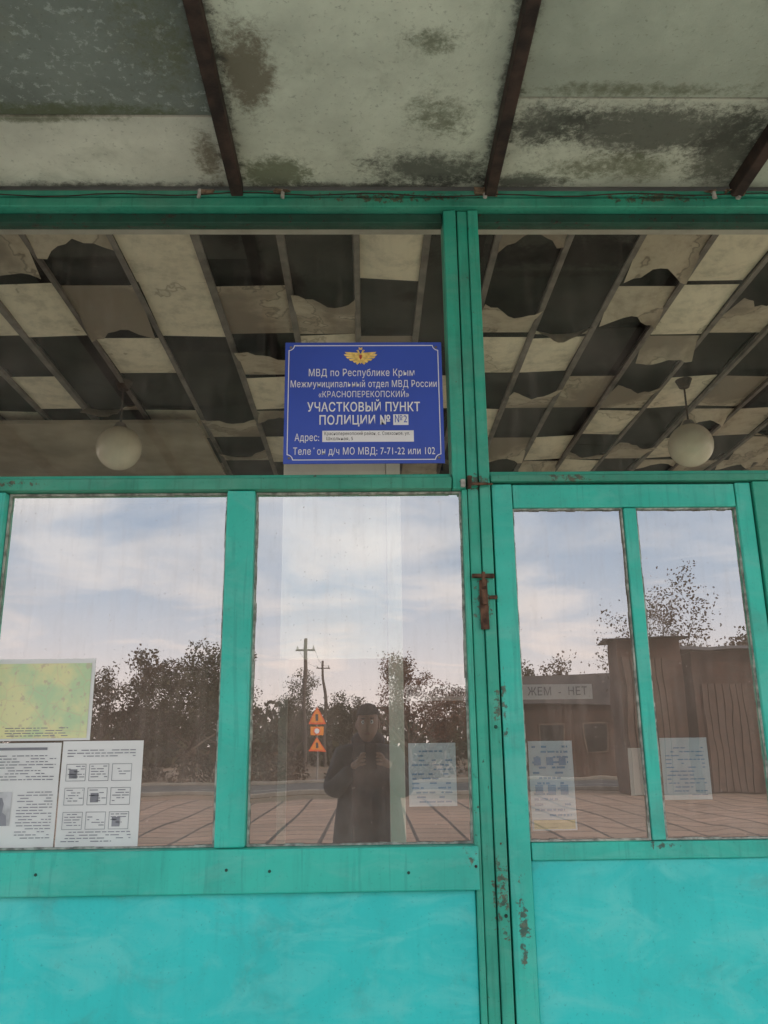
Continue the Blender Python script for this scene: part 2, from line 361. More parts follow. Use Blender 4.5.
s_r1 = soffit("soffit_right_front", (.58,.60,.49), [(1.05,-.34,.6,.17,BLK,1.5), (.62,-.36,.2,.18,BLK,1.3), (1.3,-.24,.22,.25,BLK,1.35), (.6,-.06,.25,.07,BLK,1.1), (.9,-.15,.45,.12,GRN,.9), eR], .6, 4)
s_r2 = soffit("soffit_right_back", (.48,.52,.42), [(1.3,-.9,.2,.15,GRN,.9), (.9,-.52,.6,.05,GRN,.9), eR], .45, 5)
s_g = soffit("soffit_general", (.5,.53,.43), [], .55, 6)
g = .004
pan("soffit_panel", -.474+g, .472-g, -1.25, -.03, s_mid)
pan("soffit_panel", -1.41+g, -.474-g, -.395, -.03, s_l1)
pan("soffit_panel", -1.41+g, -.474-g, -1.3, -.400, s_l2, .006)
pan("soffit_panel", .472+g, 1.40-g, -.485, -.03, s_r1)
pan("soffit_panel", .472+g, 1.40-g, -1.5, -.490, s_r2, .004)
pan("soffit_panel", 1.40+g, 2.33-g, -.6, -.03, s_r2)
pan("soffit_panel", -2.35+g, -1.41-g, -.6, -.03, s_g)
for i in range(len(bx)-1):
    near = -1.25 if i == 4 else -1.3 if i == 3 else -1.5 if i == 5 else -.6 if i in (6, 2) else -.03
    ys = [near]
    while ys[-1] > CE+.3: ys.append(max(CE, ys[-1]-random.choice((.75,1.1,1.3))))
    for a, b in zip(ys, ys[1:]):
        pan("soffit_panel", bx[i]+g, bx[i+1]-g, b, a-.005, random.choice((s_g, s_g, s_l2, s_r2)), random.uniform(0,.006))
boxes("canopy_slab", [(-4.8,4.8,CE-.03,-.005,ZS+.045,ZS+.20)], RENDERW, can, .01)
boxes("canopy_fascia", [(-4.8,4.8,CE-.06,CE-.032,ZS-.03,ZS+.24)], P_UP, can, .004)
for cx in (-3.9, 3.9):
    cyl("canopy_column", (cx,CE+.15,0), (cx,CE+.15,ZS-.03), .07, .07, P_UP, can, 20)
    boxes("column_base", [(cx-.14,cx+.14,CE+.01,CE+.29,.006,.06)], RENDERW, can, .01)
boxes("wire_insulators", [(px,px+.013,-.060,-.044,zc(1.965),zc(1.998)) for px in (-.62,-.31,.445,1.31,1.40)] , PUTTY, bld, .004, .004)
boxes("nesting_debris", [(px+random.uniform(-.03,.03),px+random.uniform(.035,.05),-.062,-.0435,zc(1.987)+random.uniform(0,.008),zc(1.996)+random.uniform(0,.006)) for px in (-.6,-.33,.42,.46,1.28,1.34,1.36,1.40)], simple("dry_debris",(.20,.14,.09),.9,.5,60), bld, 0, .008)
def wire(name, pts, r, mat, parent=None):
    cu = bpy.data.curves.new(name, 'CURVE'); cu.dimensions = '3D'; cu.bevel_depth = r
    s = cu.splines.new('POLY'); s.points.add(len(pts)-1)
    for p, q in zip(s.points, pts): p.co = (*q, 1)
    cu.materials.append(mat); return link(bpy.data.objects.new(name, cu), parent)
wire("old_wire", [(-2.5+i*.1, -.050, zc(1.982)+.006*math.sin(i*1.3)+.004*math.sin(i*.37)) for i in range(46)], .0022, BEAM, bld)

# ================================================================== SIGN
sg = empty("police_sign")
BLUE = simple("sign_blue_plastic", (.038,.085,.46), .35, .06, 3, 0, 0)
sx0, sx1, sz0, sz1 = -.287, .273, zc(.938), zc(1.397)
boxes("plate", [(sx0,sx1,-.010,-.004,sz0,sz1)], BLUE, sg, .0015)
px = (sx1-sx0)/158.; pz = (sz1-sz0)/122.
X = lambda q: (sx0+sx1)/2 + (q-364)*px
Z = lambda q: sz1 - q*pz
ys_ = -.0112
bw = .0028; i = .012; nn = .022
bl = [(sx0+i+nn,sx1-i-nn,-.0116,-.0100,sz1-i-bw,sz1-i),(sx0+i+nn,sx1-i-nn,-.0116,-.0100,sz0+i,sz0+i+bw),
      (sx0+i,sx0+i+bw,-.0116,-.0100,sz0+i+nn,sz1-i-nn),(sx1-i-bw,sx1-i,-.0116,-.0100,sz0+i+nn,sz1-i-nn)]
boxes("border_line", bl, WHITE, sg, 0)
for cx, czz, a0 in ((sx0+i,sz0+i,0),(sx1-i,sz0+i,90),(sx1-i,sz1-i,180),(sx0+i,sz1-i,270)):
    v = []; f = []
    for k in range(9):
        t = math.radians(a0+k*90/8)
        for r in (nn-bw, nn): v.append((cx+r*math.cos(t), -.0115, czz+r*math.sin(t)))
    for k in range(8): f.append((2*k,2*k+1,2*k+3,2*k+2))
    meshobj("border_corner", v, f, WHITE, sg)
text("МВД по Республике Крым", X(362), Z(32), 106*px, 7.2*pz, ys_, WHITE, sg, off=.0)
text("Межмуниципальный отдел МВД России", X(364), Z(43.5), 146*px, 6.8*pz, ys_, WHITE, sg, off=.0)
text("«КРАСНОПЕРЕКОПСКИЙ»", X(364), Z(54), 90*px, 6.0*pz, ys_, WHITE, sg, off=.0)
text("УЧАСТКОВЫЙ ПУНКТ", X(364), Z(67), 112*px, 8.8*pz, ys_, WHITE, sg, off=.014)
text("ПОЛИЦИИ №", X(355), Z(80), 70*px, 8.8*pz, ys_, WHITE, sg, off=.014)
text("Адрес:", X(308), Z(97), 24*px, 7*pz, ys_, WHITE, sg, off=.0)
text("Телефон д/ч МО МВД: 7-71-22 или 102", X(364), Z(110.5), 139*px, 6.8*pz, ys_, WHITE, sg, off=.0)
boxes("number_sticker", [(X(393),X(408),-.0113,-.0100,Z(84.5),Z(74))], WHITE, sg, 0)
text("№2", X(400.5), Z(79), 12*px, 7*pz, -.0118, BLUE, sg)
boxes("address_strip", [(X(323),X(413),-.0113,-.0100,Z(101),Z(90))], WHITE, sg, 0)
text("Красноперекопский район, с. Совхозное, ул.", X(367), Z(93), 84*px, 3.2*pz, -.0118, BLACKP, sg)
text("Школьная, 5", X(340), Z(98), 26*px, 3.2*pz, -.0118, BLACKP, sg)
ev = []; ef = []
def poly(pts, y=-.0114):
    b = len(ev)
    for a, c in pts: ev.append((X(361)+a*px, y, Z(15)+c*pz))
    ef.append(list(range(b, b+len(pts))))
for s in (-1, 1):
    for k, (ax, az, bx_, bz) in enumerate(((2,3,16,4),(2,1.6,17,1.6),(2,0,15,-1),(2,-2,12,-3.5),(1,-3.5,8,-5.5),(1,-5,5,-7.5))):
        poly([(s*ax,az+1),(s*bx_,bz+.8),(s*(bx_-1.5),bz-1.0),(s*ax,az-1.5)], -.0114-.0001*k)
    poly([(s*.5,3),(s*2.2,7),(s*4.5,6.4),(s*3,5.2),(s*2.2,2)], -.0121)
poly([(-2,3),(2,3),(2.4,-3),(0,-8),(-2.4,-3)], -.0122)
poly([(-1.6,7),(-1.9,9.6),(0,8.8),(1.9,9.6),(1.6,7)], -.0122)
meshobj("eagle_emblem", ev, ef, GOLD, sg)
RED = simple("emblem_red", (.45,.04,.03), .5, .05, 5, 0, 0)
meshobj("emblem_shield", [(X(361)+a*px,-.0125,Z(15)+c*pz) for a, c in ((-1.3,1.5),(1.3,1.5),(1.3,-1.5),(0,-3.3),(-1.3,-1.5))], [(0,1,2,3,4)], RED, sg)
for a, c in ((sx0+.02,sz1-.02),(sx1-.02,sz1-.02),(sx0+.02,sz0+.02),(sx1-.02,sz0+.02)):
    cyl("fixing_screw", (a,-.0135,c), (a,-.0100,c), .004, .005, C_BAR, sg, 10)
boxes("standoff_batten", [(sx0+.05,sx0+.08,-.0035,.033,sz0+.03,sz1-.03),(sx1-.08,sx1-.05,-.0035,.033,sz0+.03,sz1-.03)], BLUE, sg, 0)

# ================================================================== POSTERS
PAPER = simple("paper_white", (.76,.76,.73), .8, .05, 4, 0, 0)
PAPERB = simple("paper_bluish", (.62,.76,.84), .8, .08, 6, 0, 0)
INK = simple("print_ink", (.26,.26,.28), .8, .2, 6, 0, 0)
INKB = simple("print_blue", (.18,.38,.58), .8, .2, 6, 0, 0)
def lines(v, x0, x1, z0, z1, pitch, hgt, rnd, dens=.85):
    z = z1
    out = []
    while z-hgt > z0:
        xx = x0 + (rnd.uniform(0, .02) if rnd.random() < .2 else 0); end = x1 - (rnd.uniform(0,.4)*(x1-x0) if rnd.random() < .3 else 0)
        while xx < end-.002:
            wl = rnd.uniform(.006, .028)
            if rnd.random() < dens: out.append((xx, min(xx+wl, end), z-hgt, z))
            xx += wl+.004
        z -= pitch
    return out
def quads(name, lst, y, mat, parent):
    v = []; f = []
    for a, b, c, d in lst:
        k = len(v); v += [(a,y,c),(b,y,c),(b,y,d),(a,y,d)]; f.append((k,k+1,k+2,k+3))
    if v: meshobj(name, v, f, mat, parent)
R = random.Random(11)
def sheetposter(name, x0, x1, z0, z1, y, mat, tilt=0):
    e = empty(name)
    n = 6; v = []; f = []
    for i in range(n+1):
        for j in range(n+1):
            a = x0+(x1-x0)*i/n; c = z0+(z1-z0)*j/n
            v.append((a, y+.0015*abs(math.sin(i*1.1+j*.7+tilt)), c))
    for i in range(n):
        for j in range(n): k = i*(n+1)+j; f.append((k,k+n+1,k+n+2,k+1))
    meshobj("paper", v, f, mat, e, smooth=True); return e
mm, nt, b = M("map_print", .8); v = coords(nt)
c = mix(nt, mr(nt, noise(nt, v, 9, 4), .38, .64), (.78,.76,.42), (.54,.70,.42))
c = mix(nt, mr(nt, noise(nt, v, 5, 2), .55, .62), c, (.80,.76,.40))
c = mix(nt, mr(nt, noise(nt, v, 40, 4), .58, .66, 0, .6), c, (.55,.45,.35))
wv_ = nt.nodes.new("ShaderNodeTexVoronoi"); wv_.feature = 'DISTANCE_TO_EDGE'; wv_.inputs["Scale"].default_value = 13; L(nt, v, wv_.inputs["Vector"])
c = mix(nt, mr(nt, wv_.outputs["Distance"], .0, .03, .3, 0), c, (.7,.5,.35)); L(nt, c, b.inputs["Base Color"])
YO = .0275      # taped to the outside face of the pane
e = sheetposter("map_poster", -1.222, -.889, zc(.025), zc(.283), YO, PAPER)
quads("map_image", [(-1.222,-.900,zc(.032),zc(.268))], YO-.0012, mm, e)
quads("map_legend", lines(0,-1.16,-.96,zc(.035),zc(.065),.008,.0025,R), YO-.0018, INK, e)
e = sheetposter("information_poster", -1.222, -.977, zc(-.295), zc(.018), YO-.0002, PAPER)
quads("text_lines", lines(0,-1.17,-.99,zc(-.10),zc(-.02),.009,.0028,R)+lines(0,-1.10,-.99,zc(-.27),zc(-.13),.009,.0028,R), YO-.0012, INK, e)
quads("headline", [(-1.19,-1.02,zc(-.004),zc(.004))], YO-.0012, INK, e)
quads("portrait_photo", [(-1.190,-1.118,zc(-.23),zc(-.13))], YO-.0013, simple("photo_grey",(.5,.5,.5),.7,.2,20,0,0), e)
meshobj("portrait_figure", [(-1.182,YO-.0018,zc(-.23)),(-1.126,YO-.0018,zc(-.23)),(-1.130,YO-.0018,zc(-.20)),(-1.143,YO-.0018,zc(-.19)),(-1.140,YO-.0018,zc(-.165)),(-1.147,YO-.0018,zc(-.147)),(-1.161,YO-.0018,zc(-.147)),(-1.168,YO-.0018,zc(-.165)),(-1.165,YO-.0018,zc(-.19)),(-1.178,YO-.0018,zc(-.20))], [tuple(range(10))], INK, e)
e = sheetposter("information_poster", -.972, -.717, zc(-.295), zc(.022), YO-.0002, PAPER, 1)
quads("text_lines", lines(0,-.955,-.74,zc(-.03),zc(-.005),.009,.0028,R)+lines(0,-.955,-.74,zc(-.28),zc(-.25),.009,.0028,R), YO-.0012, INK, e)
pic = []
for r_ in range(3):
    for c_ in range(3):
        xa = -.955+c_*.072; za = zc(-.10-r_*.072)
        pic += [(xa,xa+.062,za+.0505,za+.052),(xa,xa+.062,za,za+.0015),(xa,xa+.0015,za,za+.052),(xa+.0605,xa+.062,za,za+.052)]
        if (r_*2+c_) % 3 == 0: pic += [(xa+.01,xa+.035,za+.008,za+.036)]
        pic += lines(0, xa+.006, xa+.058, za+.006, za+.046, .008, .0025, R, .6)
quads("diagrams", pic, YO-.0013, INK, e)
e = sheetposter("notice_sheet", .129, .281, zc(-.19), zc(.003), .033, PAPERB, 2)
quads("text_lines", lines(0,.14,.27,zc(-.18),zc(-.02),.014,.005,R,.6), .0318, INKB, e)
e = sheetposter("notice_sheet", .514, .656, zc(-.266), zc(.005), .026, PAPERB, 3)
quads("text_lines", lines(0,.525,.64,zc(-.25),zc(-.01),.016,.006,R,.55), .0248, INKB, e)
quads("pictograms", [(.53+.04*i,.552+.04*i,zc(-.07),zc(-.045)) for i in range(3)]+[(.53+.04*i,.555+.04*i,zc(-.16),zc(-.13)) for i in range(3)], .0244, INKB, e)
quads("footer", [(.52,.65,zc(-.262),zc(-.235))], .0240, simple("footer_yellow",(.6,.55,.25),.8,.2,20,0,0), e)
e = sheetposter("notice_sheet", .941, 1.094, zc(-.18), zc(.01), .026, PAPERB, 4)
quads("text_lines", lines(0,.955,1.08,zc(-.17),zc(-.02),.012,.003,R,.6), .0248, INKB, e)
sheetposter("notice_sheet", .835, .883, zc(-.165), zc(-.02), .026, PAPER, 5)
STRIP = simple("banner_paper", (.50,.50,.49), .8, .05, 5, 0, 0)
e = sheetposter("coronavirus_banner", .125, .322, zc(.136), zc(.186), .033, STRIP)
text("КОРОНАВИ", .224, zc(.161), .178, .026, .0312, BLACKP, e)
e = sheetposter("coronavirus_banner", .504, .735, zc(.136), zc(.184), .026, STRIP)
text("ЖЕМ  -  НЕТ", .620, zc(.160), .195, .026, .0242, BLACKP, e)

# ================================================================== GROUND, ROAD
gm, nt, b = M("dry_ground", .95); v = coords(nt)
c = mix(nt, mr(nt, noise(nt, v, .25, 6), .35, .65), (.22,.13,.08), (.11,.08,.045)); c = mix(nt, mr(nt, noise(nt, v, 6, 5), .4, .7, 0, .6), c, (.07,.05,.03))
L(nt, c, b.inputs["Base Color"]); bump(nt, noise(nt, v, 5, 6), b, .6, .03)
sheet("ground", -700, 700, -700, 700, 0, gm)
def slabs(name, c1, c2, mo, bw_, ms):
    pm, nt, b = M(name, .85); v = coords(nt)
    br = nt.nodes.new("ShaderNodeTexBrick"); br.offset = 0; br.inputs["Scale"].default_value = 1
    br.inputs["Brick Width"].default_value = bw_; br.inputs["Row Height"].default_value = bw_; br.inputs["Mortar Size"].default_value = ms
    br.inputs["Color1"].default_value = (*c1,1); br.inputs["Color2"].default_value = (*c2,1); br.inputs["Mortar"].default_value = (*mo,1)
    L(nt, v, br.inputs["Vector"])
    c = mix(nt, mr(nt, noise(nt, v, 1.2, 7, .65), .4, .7, 0, .45), br.outputs[0], tuple(x*.45 for x in c1)); L(nt, c, b.inputs["Base Color"])
    bump(nt, noise(nt, v, 20, 6), b, .4, .006); return pm
sheet("paved_forecourt", -16, 16, -10.5, -.02, .004, slabs("concrete_slabs", (.60,.54,.46), (.54,.48,.42), (.12,.10,.08), .8, .02))  # out of view, made pale to bounce light onto facade and soffit
sheet("paved_square", -16, 16, -22.5, -10.5, .004, slabs("worn_brown_slabs", (.32,.20,.14), (.23,.15,.105), (.012,.008,.006), .8, .035))
am = simple("asphalt", (.055,.050,.045), .9, .3, 4, 0, .5)
sheet("road", -300, 300, -33, -25, .004, am)
WP = simple("road_marking_paint", (.45,.45,.42), .7, .2, 6)
bmv = []; bmf = []
for k in range(-25, 26):
    q = len(bmv); bmv += [(k*6,-29.06,.008),(k*6+3,-29.06,.008),(k*6+3,-28.94,.008),(k*6,-28.94,.008)]; bmf.append((q,q+1,q+2,q+3))
meshobj("road_marking", bmv, bmf, WP)
KB = simple("kerb_concrete", (.22,.19,.16), .9, .2, 3)
boxes("kerb", [(-300,300,-24.98,-24.82,0,.13)], KB, None, .02)
boxes("kerb", [(-300,300,-33.18,-33.02,0,.13)], KB, None, .02)

# ================================================================== TREES
BARK = simple("tree_bark", (.085,.058,.042), .95, .4, 5, 0, 0)
def leafm(name, a, b_):
    m, nt, b = M(name, .8); v = coords(nt)
    L(nt, mix(nt, mr(nt, noise(nt, v, 1.1, 3), .35, .65), a, b_), b.inputs["Base Color"]); return m
LF_B = leafm("foliage_autumn_brown", (.12,.07,.042), (.065,.053,.03))
LF_G = leafm("foliage_dull_green", (.055,.058,.028), (.09,.072,.038))
LF_R = leafm("foliage_russet", (.21,.085,.045), (.12,.06,.035))
def quadleaf(V, F, r, p, s, asp=.6):
    a = Vector((r.uniform(-1,1),r.uniform(-1,1),r.uniform(-1,1))).normalized(); bb = a.orthogonal().normalized(); k = len(V)
    V.extend([p-a*s, p+bb*s*asp, p+a*s, p-bb*s*asp]); F.append((k,k+1,k+2,k+3))
def tree(x, y, h, spread, seed, lm, leafs=36, ls=.068, name="tree"):
    r = random.Random(seed); V = []; F = []; MI = []
    def tube(p0, p1, r0, r1, n=4):
        d = (p1-p0).normalized(); a = d.orthogonal().normalized(); bb = d.cross(a); k = len(V)
        for i in range(n):
            t = 2*math.pi*i/n; w_ = a*math.cos(t)+bb*math.sin(t); V.append(p0+w_*r0); V.append(p1+w_*r1)
        for i in range(n): j = (i+1) % n; F.append((k+2*i,k+2*j,k+2*j+1,k+2*i+1)); MI.append(0)
    def leaves(p, n, sd):
        for _ in range(n):
            quadleaf(V, F, r, p+Vector((r.gauss(0,sd), r.gauss(0,sd), r.gauss(0,sd*.8))), ls*r.uniform(.6,1.6)); MI.append(1)
    def br_(p, d, ln, rad, lv):
        seg = 3; q = p; dd = d.copy()
        for s in range(seg):
            dd = (dd+Vector((r.uniform(-.22,.22),r.uniform(-.22,.22),r.uniform(-.05,.2)))).normalized()
            e_ = q+dd*ln/seg; r1 = rad*(1-.2*(s+1)); tube(q, e_, rad*(1-.2*s), r1)
            if lv < 3:
                for _ in range(2 if s else 1):
                    az = r.uniform(0,2*math.pi); o = Vector((math.cos(az),math.sin(az),r.uniform(.1,.9)))
                    br_(e_, (dd*.5+o*spread).normalized(), ln*r.uniform(.5,.72), r1*.55, lv+1)
            if lv >= 2: leaves(e_, leafs//3 if r.random() < .7 else 0, h*.032)
            q = e_
    base = Vector((x, y, -.05)); t1 = base+Vector((r.uniform(-.2,.2), 0, h*.2)); tube(base, t1, h*.026, h*.02, 8)
    br_(t1, Vector((0,0,1)), h*.42, h*.018, 0)
    for _ in range(4):
        az = r.uniform(0,2*math.pi); br_(t1, Vector((math.cos(az)*spread,math.sin(az)*spread,.5)).normalized(), h*.36, h*.012, 1)
    return meshobj(name, V, F, [BARK, lm], None, MI)
tree(-11.2,-38.5,5.7,.8,1,LF_B,26); tree(-8.6,-38.5,6.3,.8,2,LF_G); tree(-14.5,-43,5.6,.8,3,LF_B,22); tree(-7.4,-44,5.8,.8,4,LF_B,26)
tree(-18.5,-46,5.4,.8,5,LF_G,22); tree(-10,-48,6.8,.8,6,LF_B,24)
tree(2.6,-50,6.8,.55,7,LF_R,30); tree(5.3,-58,5.4,.7,8,LF_R,22); tree(-1.2,-60,5.0,.7,9,LF_G,24)
tree(14.4,-37.5,8.6,.55,10,LF_B,18,.06); tree(18.5,-40,7.0,.7,11,LF_B,30); tree(10.5,-48,6.0,.7,13,LF_B,24)
tree(-5.6,-63,6.2,.7,14,LF_G,24)
r = random.Random(5); V = []; F = []
for k in range(330):
    cx = r.uniform(-62,62); cy = r.uniform(-92,-66); hh = r.uniform(2.6,5.2)
    for q in range(85):
        t = r.uniform(0,2*math.pi); zz = r.random()*hh; rad = r.random()**.5*2.4*max(.3, 1-abs(zz/hh-.4)*1.1)
        quadleaf(V, F, r, Vector((cx+rad*math.cos(t), cy+rad*math.sin(t), zz)), r.uniform(.18,.5), .7)
meshobj("distant_tree_belt", V, F, LF_G)
r = random.Random(8); V = []; F = []
for k in range(110):
    cx = r.uniform(-36,6.5); cy = r.uniform(-40,-36.2); hh = r.uniform(.6,1.4) if cx < -3 else r.uniform(.3,.9)
    if abs(cx+2.15) < .8: continue
    for q in range(110):
        t = r.uniform(0,2*math.pi); zz = r.random()*hh; rad = r.random()**.5*1.0*max(.3, 1-(zz/hh)*.7)
        quadleaf(V, F, r, Vector((cx+rad*math.cos(t), cy+rad*math.sin(t), zz)), r.uniform(.05,.14), .6)
meshobj("roadside_shrubs", V, F, LF_B)

# ================================================================== POLES, SIGNS, HOUSES
WOOD = simple("weathered_pole", (.08,.06,.05), .9, .3, 8)
for (px_, py_, hh) in ((-3.95,-52,8.1),(-3.45,-66,8.0)):
    e = empty("utility_pole")
    cyl("pole", (px_,py_,-.1), (px_,py_,hh), .14, .10, WOOD, e)
    boxes("crossarm", [(px_-.6,px_+.6,py_-.17,py_-.09,hh-.75,hh-.65)], WOOD, e, .01)
    for q in (-.5,0,.5): cyl("insulator", (px_+q,py_-.13,hh-.648), (px_+q,py_-.13,hh-.47), .05, .035, PUTTY, e, 8)
for q in (-.5,.5):
    pts = []
    for t in range(13):
        s = t/12; pts.append((-3.95+q+.5*s, -52.13-14*s, 7.66-.1*s-.5*4*s*(1-s)))
    wire("overhead_wire", pts, .010, BLACKP)
ORG = simple("sign_orange", (.90,.28,.02), .45, .05, 5, 0, 0)
REDS = simple("sign_red", (.85,.12,.02), .45, .05, 5, 0, 0)
e = empty("roadworks_sign"); tx, ty = -2.15, -34.2
cyl("post", (tx,ty,0), (tx,ty,3.05), .035, .035, C_BAR, e)
def tri(zc_, s, y, m, nm): meshobj(nm, [(tx-s,y,zc_-s*.8),(tx+s,y,zc_-s*.8),(tx,y,zc_+s*.95)], [(0,1,2)], m, e)
for zz in (2.72, 1.55):
    tri(zz, .36, ty+.05, REDS, "triangle_border"); tri(zz, .27, ty+.056, ORG, "triangle_face")
    boxes("pictogram", [(tx-.05,tx+.05,ty+.06,ty+.064,zz-.16,zz+.08)], BLACKP, e, 0)
boxes("square_plate", [(tx-.28,tx+.28,ty+.045,ty+.05,1.98,2.34)], ORG, e, 0)
cyl("round_sign", (tx,ty+.052,2.16), (tx,ty+.058,2.16), .16, .16, REDS, e, 24)
cyl("round_sign_face", (tx,ty+.059,2.16), (tx,ty+.063,2.16), .11, .11, WHITE, e, 24)
boxes("sign_base", [(tx-.3,tx+.3,ty-.3,ty+.3,.0,.10)], BLACKP, e, .01)
BR1, nt, b = M("brown_brick", .9)
tcx = nt.nodes.new("ShaderNodeSeparateXYZ"); L(nt, coords(nt), tcx.inputs[0]); cmb = nt.nodes.new("ShaderNodeCombineXYZ")
L(nt, mth(nt,'ADD',tcx.outputs[0],tcx.outputs[1]), cmb.inputs[0]); L(nt, tcx.outputs[2], cmb.inputs[1])
bk = nt.nodes.new("ShaderNodeTexBrick"); bk.inputs["Scale"].default_value = 1; bk.inputs["Brick Width"].default_value = .26; bk.inputs["Row Height"].default_value = .08; bk.inputs["Mortar Size"].default_value = .01
bk.inputs["Color1"].default_value = (.085,.030,.016,1); bk.inputs["Color2"].default_value = (.048,.019,.011,1); bk.inputs["Mortar"].default_value = (.05,.035,.026,1)
L(nt, cmb.outputs[0], bk.inputs["Vector"])
big_ = noise(nt, coords(nt, (1.2,1.2,.5)), 1.2, 6, .65)
L(nt, mix(nt, mr(nt, big_, .4, .65, 0, .75), bk.outputs[0], (.022,.011,.008)), b.inputs["Base Color"])
ROOF = simple("dark_roofing", (.035,.024,.02), .8, .3, 3)
WIN = simple("dark_window_pane", (.015,.014,.014), .3, .2, 3, 0, 0)
WFR = simple("painted_window_frame", (.12,.075,.05), .7, .2, 6)
def house(name, x0, x1, y0, y1, hw, hr, wall, wins, gate=None):
    e = empty(name)
    boxes("walls", [(x0,x1,y0,y1,0,hw)], wall, e, .02)
    o = .3; ym = (y0+y1)/2
    meshobj("roof", [(x0-o,y0-o,hw+.01),(x1+o,y0-o,hw+.01),(x1+o,y1+o,hw+.01),(x0-o,y1+o,hw+.01),(x0-o,ym,hw+hr),(x1+o,ym,hw+hr)],
            [(0,1,5,4),(2,3,4,5),(1,2,5),(3,0,4),(3,2,1,0)], ROOF, e)
    for a, b_, c_, d_ in wins:
        boxes("window_frame", [(a-.06,b_+.06,y1+.001,y1+.04,c_-.06,d_+.06)], WFR, e, .005)
        boxes("window_pane", [(a,b_,y1+.041,y1+.045,c_,d_)], WIN, e, 0)
    if gate:
        a, b_, d_ = gate; n = int((b_-a)/.2)
        boxes("gate_boards", [(a+k*.2+.015,a+k*.2+.185,y1+.002,y1+.05,.05,d_) for k in range(n)], DOORB, e, .004)
    return e
house("brick_house", 7.0, 12.2, -44, -37.5, 3.2, 1.6, BR1, [(8,9,1.1,2.3),(10,11,1.1,2.3)])
house("brick_garage", 7.5, 9.4, -27.0+3.2, -21.8-.9, 4.45, .12, BR1, [], (7.6,9.2,3.9))
house("brick_outbuilding", 9.75, 16.5, -28, -22.9, 4.1, .4, BR1, [(12.2,13.2,1.2,2.6),(14.5,15.5,1.2,2.6)], (10.0,11.4,3.2))

# ================================================================== PHOTOGRAPHER
COAT = simple("dark_coat_cloth", (.065,.067,.075), .9, .25, 12, 0, .4)
SKINM = simple("skin", (.34,.20,.145), .5, .06, 10, 0, 0)
HAT = simple("knit_hat", (.06,.058,.06), .95, .3, 60, 0, .6)
SHOE = simple("black_shoe", (.02,.02,.02), .5, .2, 12)
ph = empty("photographer")
PY = -3.14
def skin(name, pts, edg, rad, mat, parent, root=0, lv=2):
    me = bpy.data.meshes.new(name); me.from_pydata(pts, edg, []); me.materials.append(mat)
    o = bpy.data.objects.new(name, me); link(o, parent)
    md = o.modifiers.new("skin", "SKIN"); md.use_smooth_shade = True
    if not me.skin_vertices:
        bpy.context.view_layer.objects.active = o; bpy.ops.mesh.customdata_skin_add()
    for i, rr_ in enumerate(rad):
        me.skin_vertices[0].data[i].radius = rr_ if isinstance(rr_, tuple) else (rr_, rr_)
        me.skin_vertices[0].data[i].use_root = (i == root)
    s = o.modifiers.new("sub", "SUBSURF"); s.levels = lv; s.render_levels = lv
    return o
pts = [(0,PY,.95),(0,PY,1.12),(0,PY+.01,1.30),(0,PY,1.43),(0,PY+.01,1.52),
       (-.17,PY,1.42),(-.25,PY+.09,1.19),(-.105,-2.885,1.36),
       (.17,PY,1.42),(.25,PY+.09,1.19),(.145,-2.885,1.36),
       (-.10,PY,.80),(-.11,PY+.02,.48),(-.12,PY,.10),(.10,PY,.80),(.11,PY+.02,.48),(.12,PY,.10)]
edg = [(0,1),(1,2),(2,3),(3,4),(3,5),(5,6),(6,7),(3,8),(8,9),(9,10),(0,11),(11,12),(12,13),(0,14),(14,15),(15,16)]
rad = [(.21,.15),(.20,.14),(.20,.14),(.15,.11),.07,.095,.075,.048,.095,.075,.048,.12,.085,.065,.12,.085,.065]
skin("coat_and_body", pts, edg, rad, COAT, ph)
v = []; f = []; n = 28
for k, (z_, rx, ry) in enumerate(((1.25,.205,.15),(1.05,.225,.17),(.85,.245,.19),(.70,.26,.20),(.70,.245,.185),(.86,.22,.165))):
    for i in range(n):
        t = 2*math.pi*i/n; w_ = 1+.03*math.sin(t*5+k*.4)
        v.append((rx*w_*math.cos(t), PY+ry*w_*math.sin(t), z_))
for k in range(5):
    for i in range(n): j = (i+1) % n; f.append((k*n+i,k*n+j,(k+1)*n+j,(k+1)*n+i))
meshobj("coat_skirt", v, f, COAT, ph, smooth=True)
ball("hood", (0,PY-.045,1.535), .10, COAT, ph, (1.15,.75,.62))
HZ = 1.635; HY = PY+.03
bm = bmesh.new(); bmesh.ops.create_uvsphere(bm, u_segments=32, v_segments=24, radius=1)
for q in bm.verts:
    x_, y_, z_ = q.co; wx = .076*(1-.20*max(0,-z_)**1.5)
    yy = y_*.095*(1-.12*max(0,-z_)); zz = z_*.118
    if y_ > .2:
        nose = math.exp(-((x_/.16)**2))*math.exp(-(((z_+.12)/.20)**2)); yy += .022*nose
        for s in (-1, 1): yy -= .010*math.exp(-(((x_-s*.38)/.2)**2)-((z_-.05)/.15)**2)
        yy += .006*math.exp(-(x_/.3)**2-((z_+.5)/.10)**2) + .007*math.exp(-(x_/.3)**2-((z_+.85)/.15)**2)
    q.co = Vector((x_*wx, HY+yy, HZ+zz))
me = bpy.data.meshes.new("head"); bm.to_mesh(me); bm.free(); me.materials.append(SKINM)
me.polygons.foreach_set("use_smooth", [True]*len(me.polygons)); link(bpy.data.objects.new("head", me), ph)
for s in (-1, 1):
    ball("eye", (s*.030,HY+.078,HZ+.006), .012, WHITE, ph); ball("iris", (s*.030,HY+.0885,HZ+.006), .005, BLACKP, ph)
    ball("eyebrow", (s*.031,HY+.087,HZ+.028), .014, HAT, ph, (1.1,.35,.22)); ball("ear", (s*.077,HY-.005,HZ-.005), .03, SKINM, ph, (.3,.6,1))
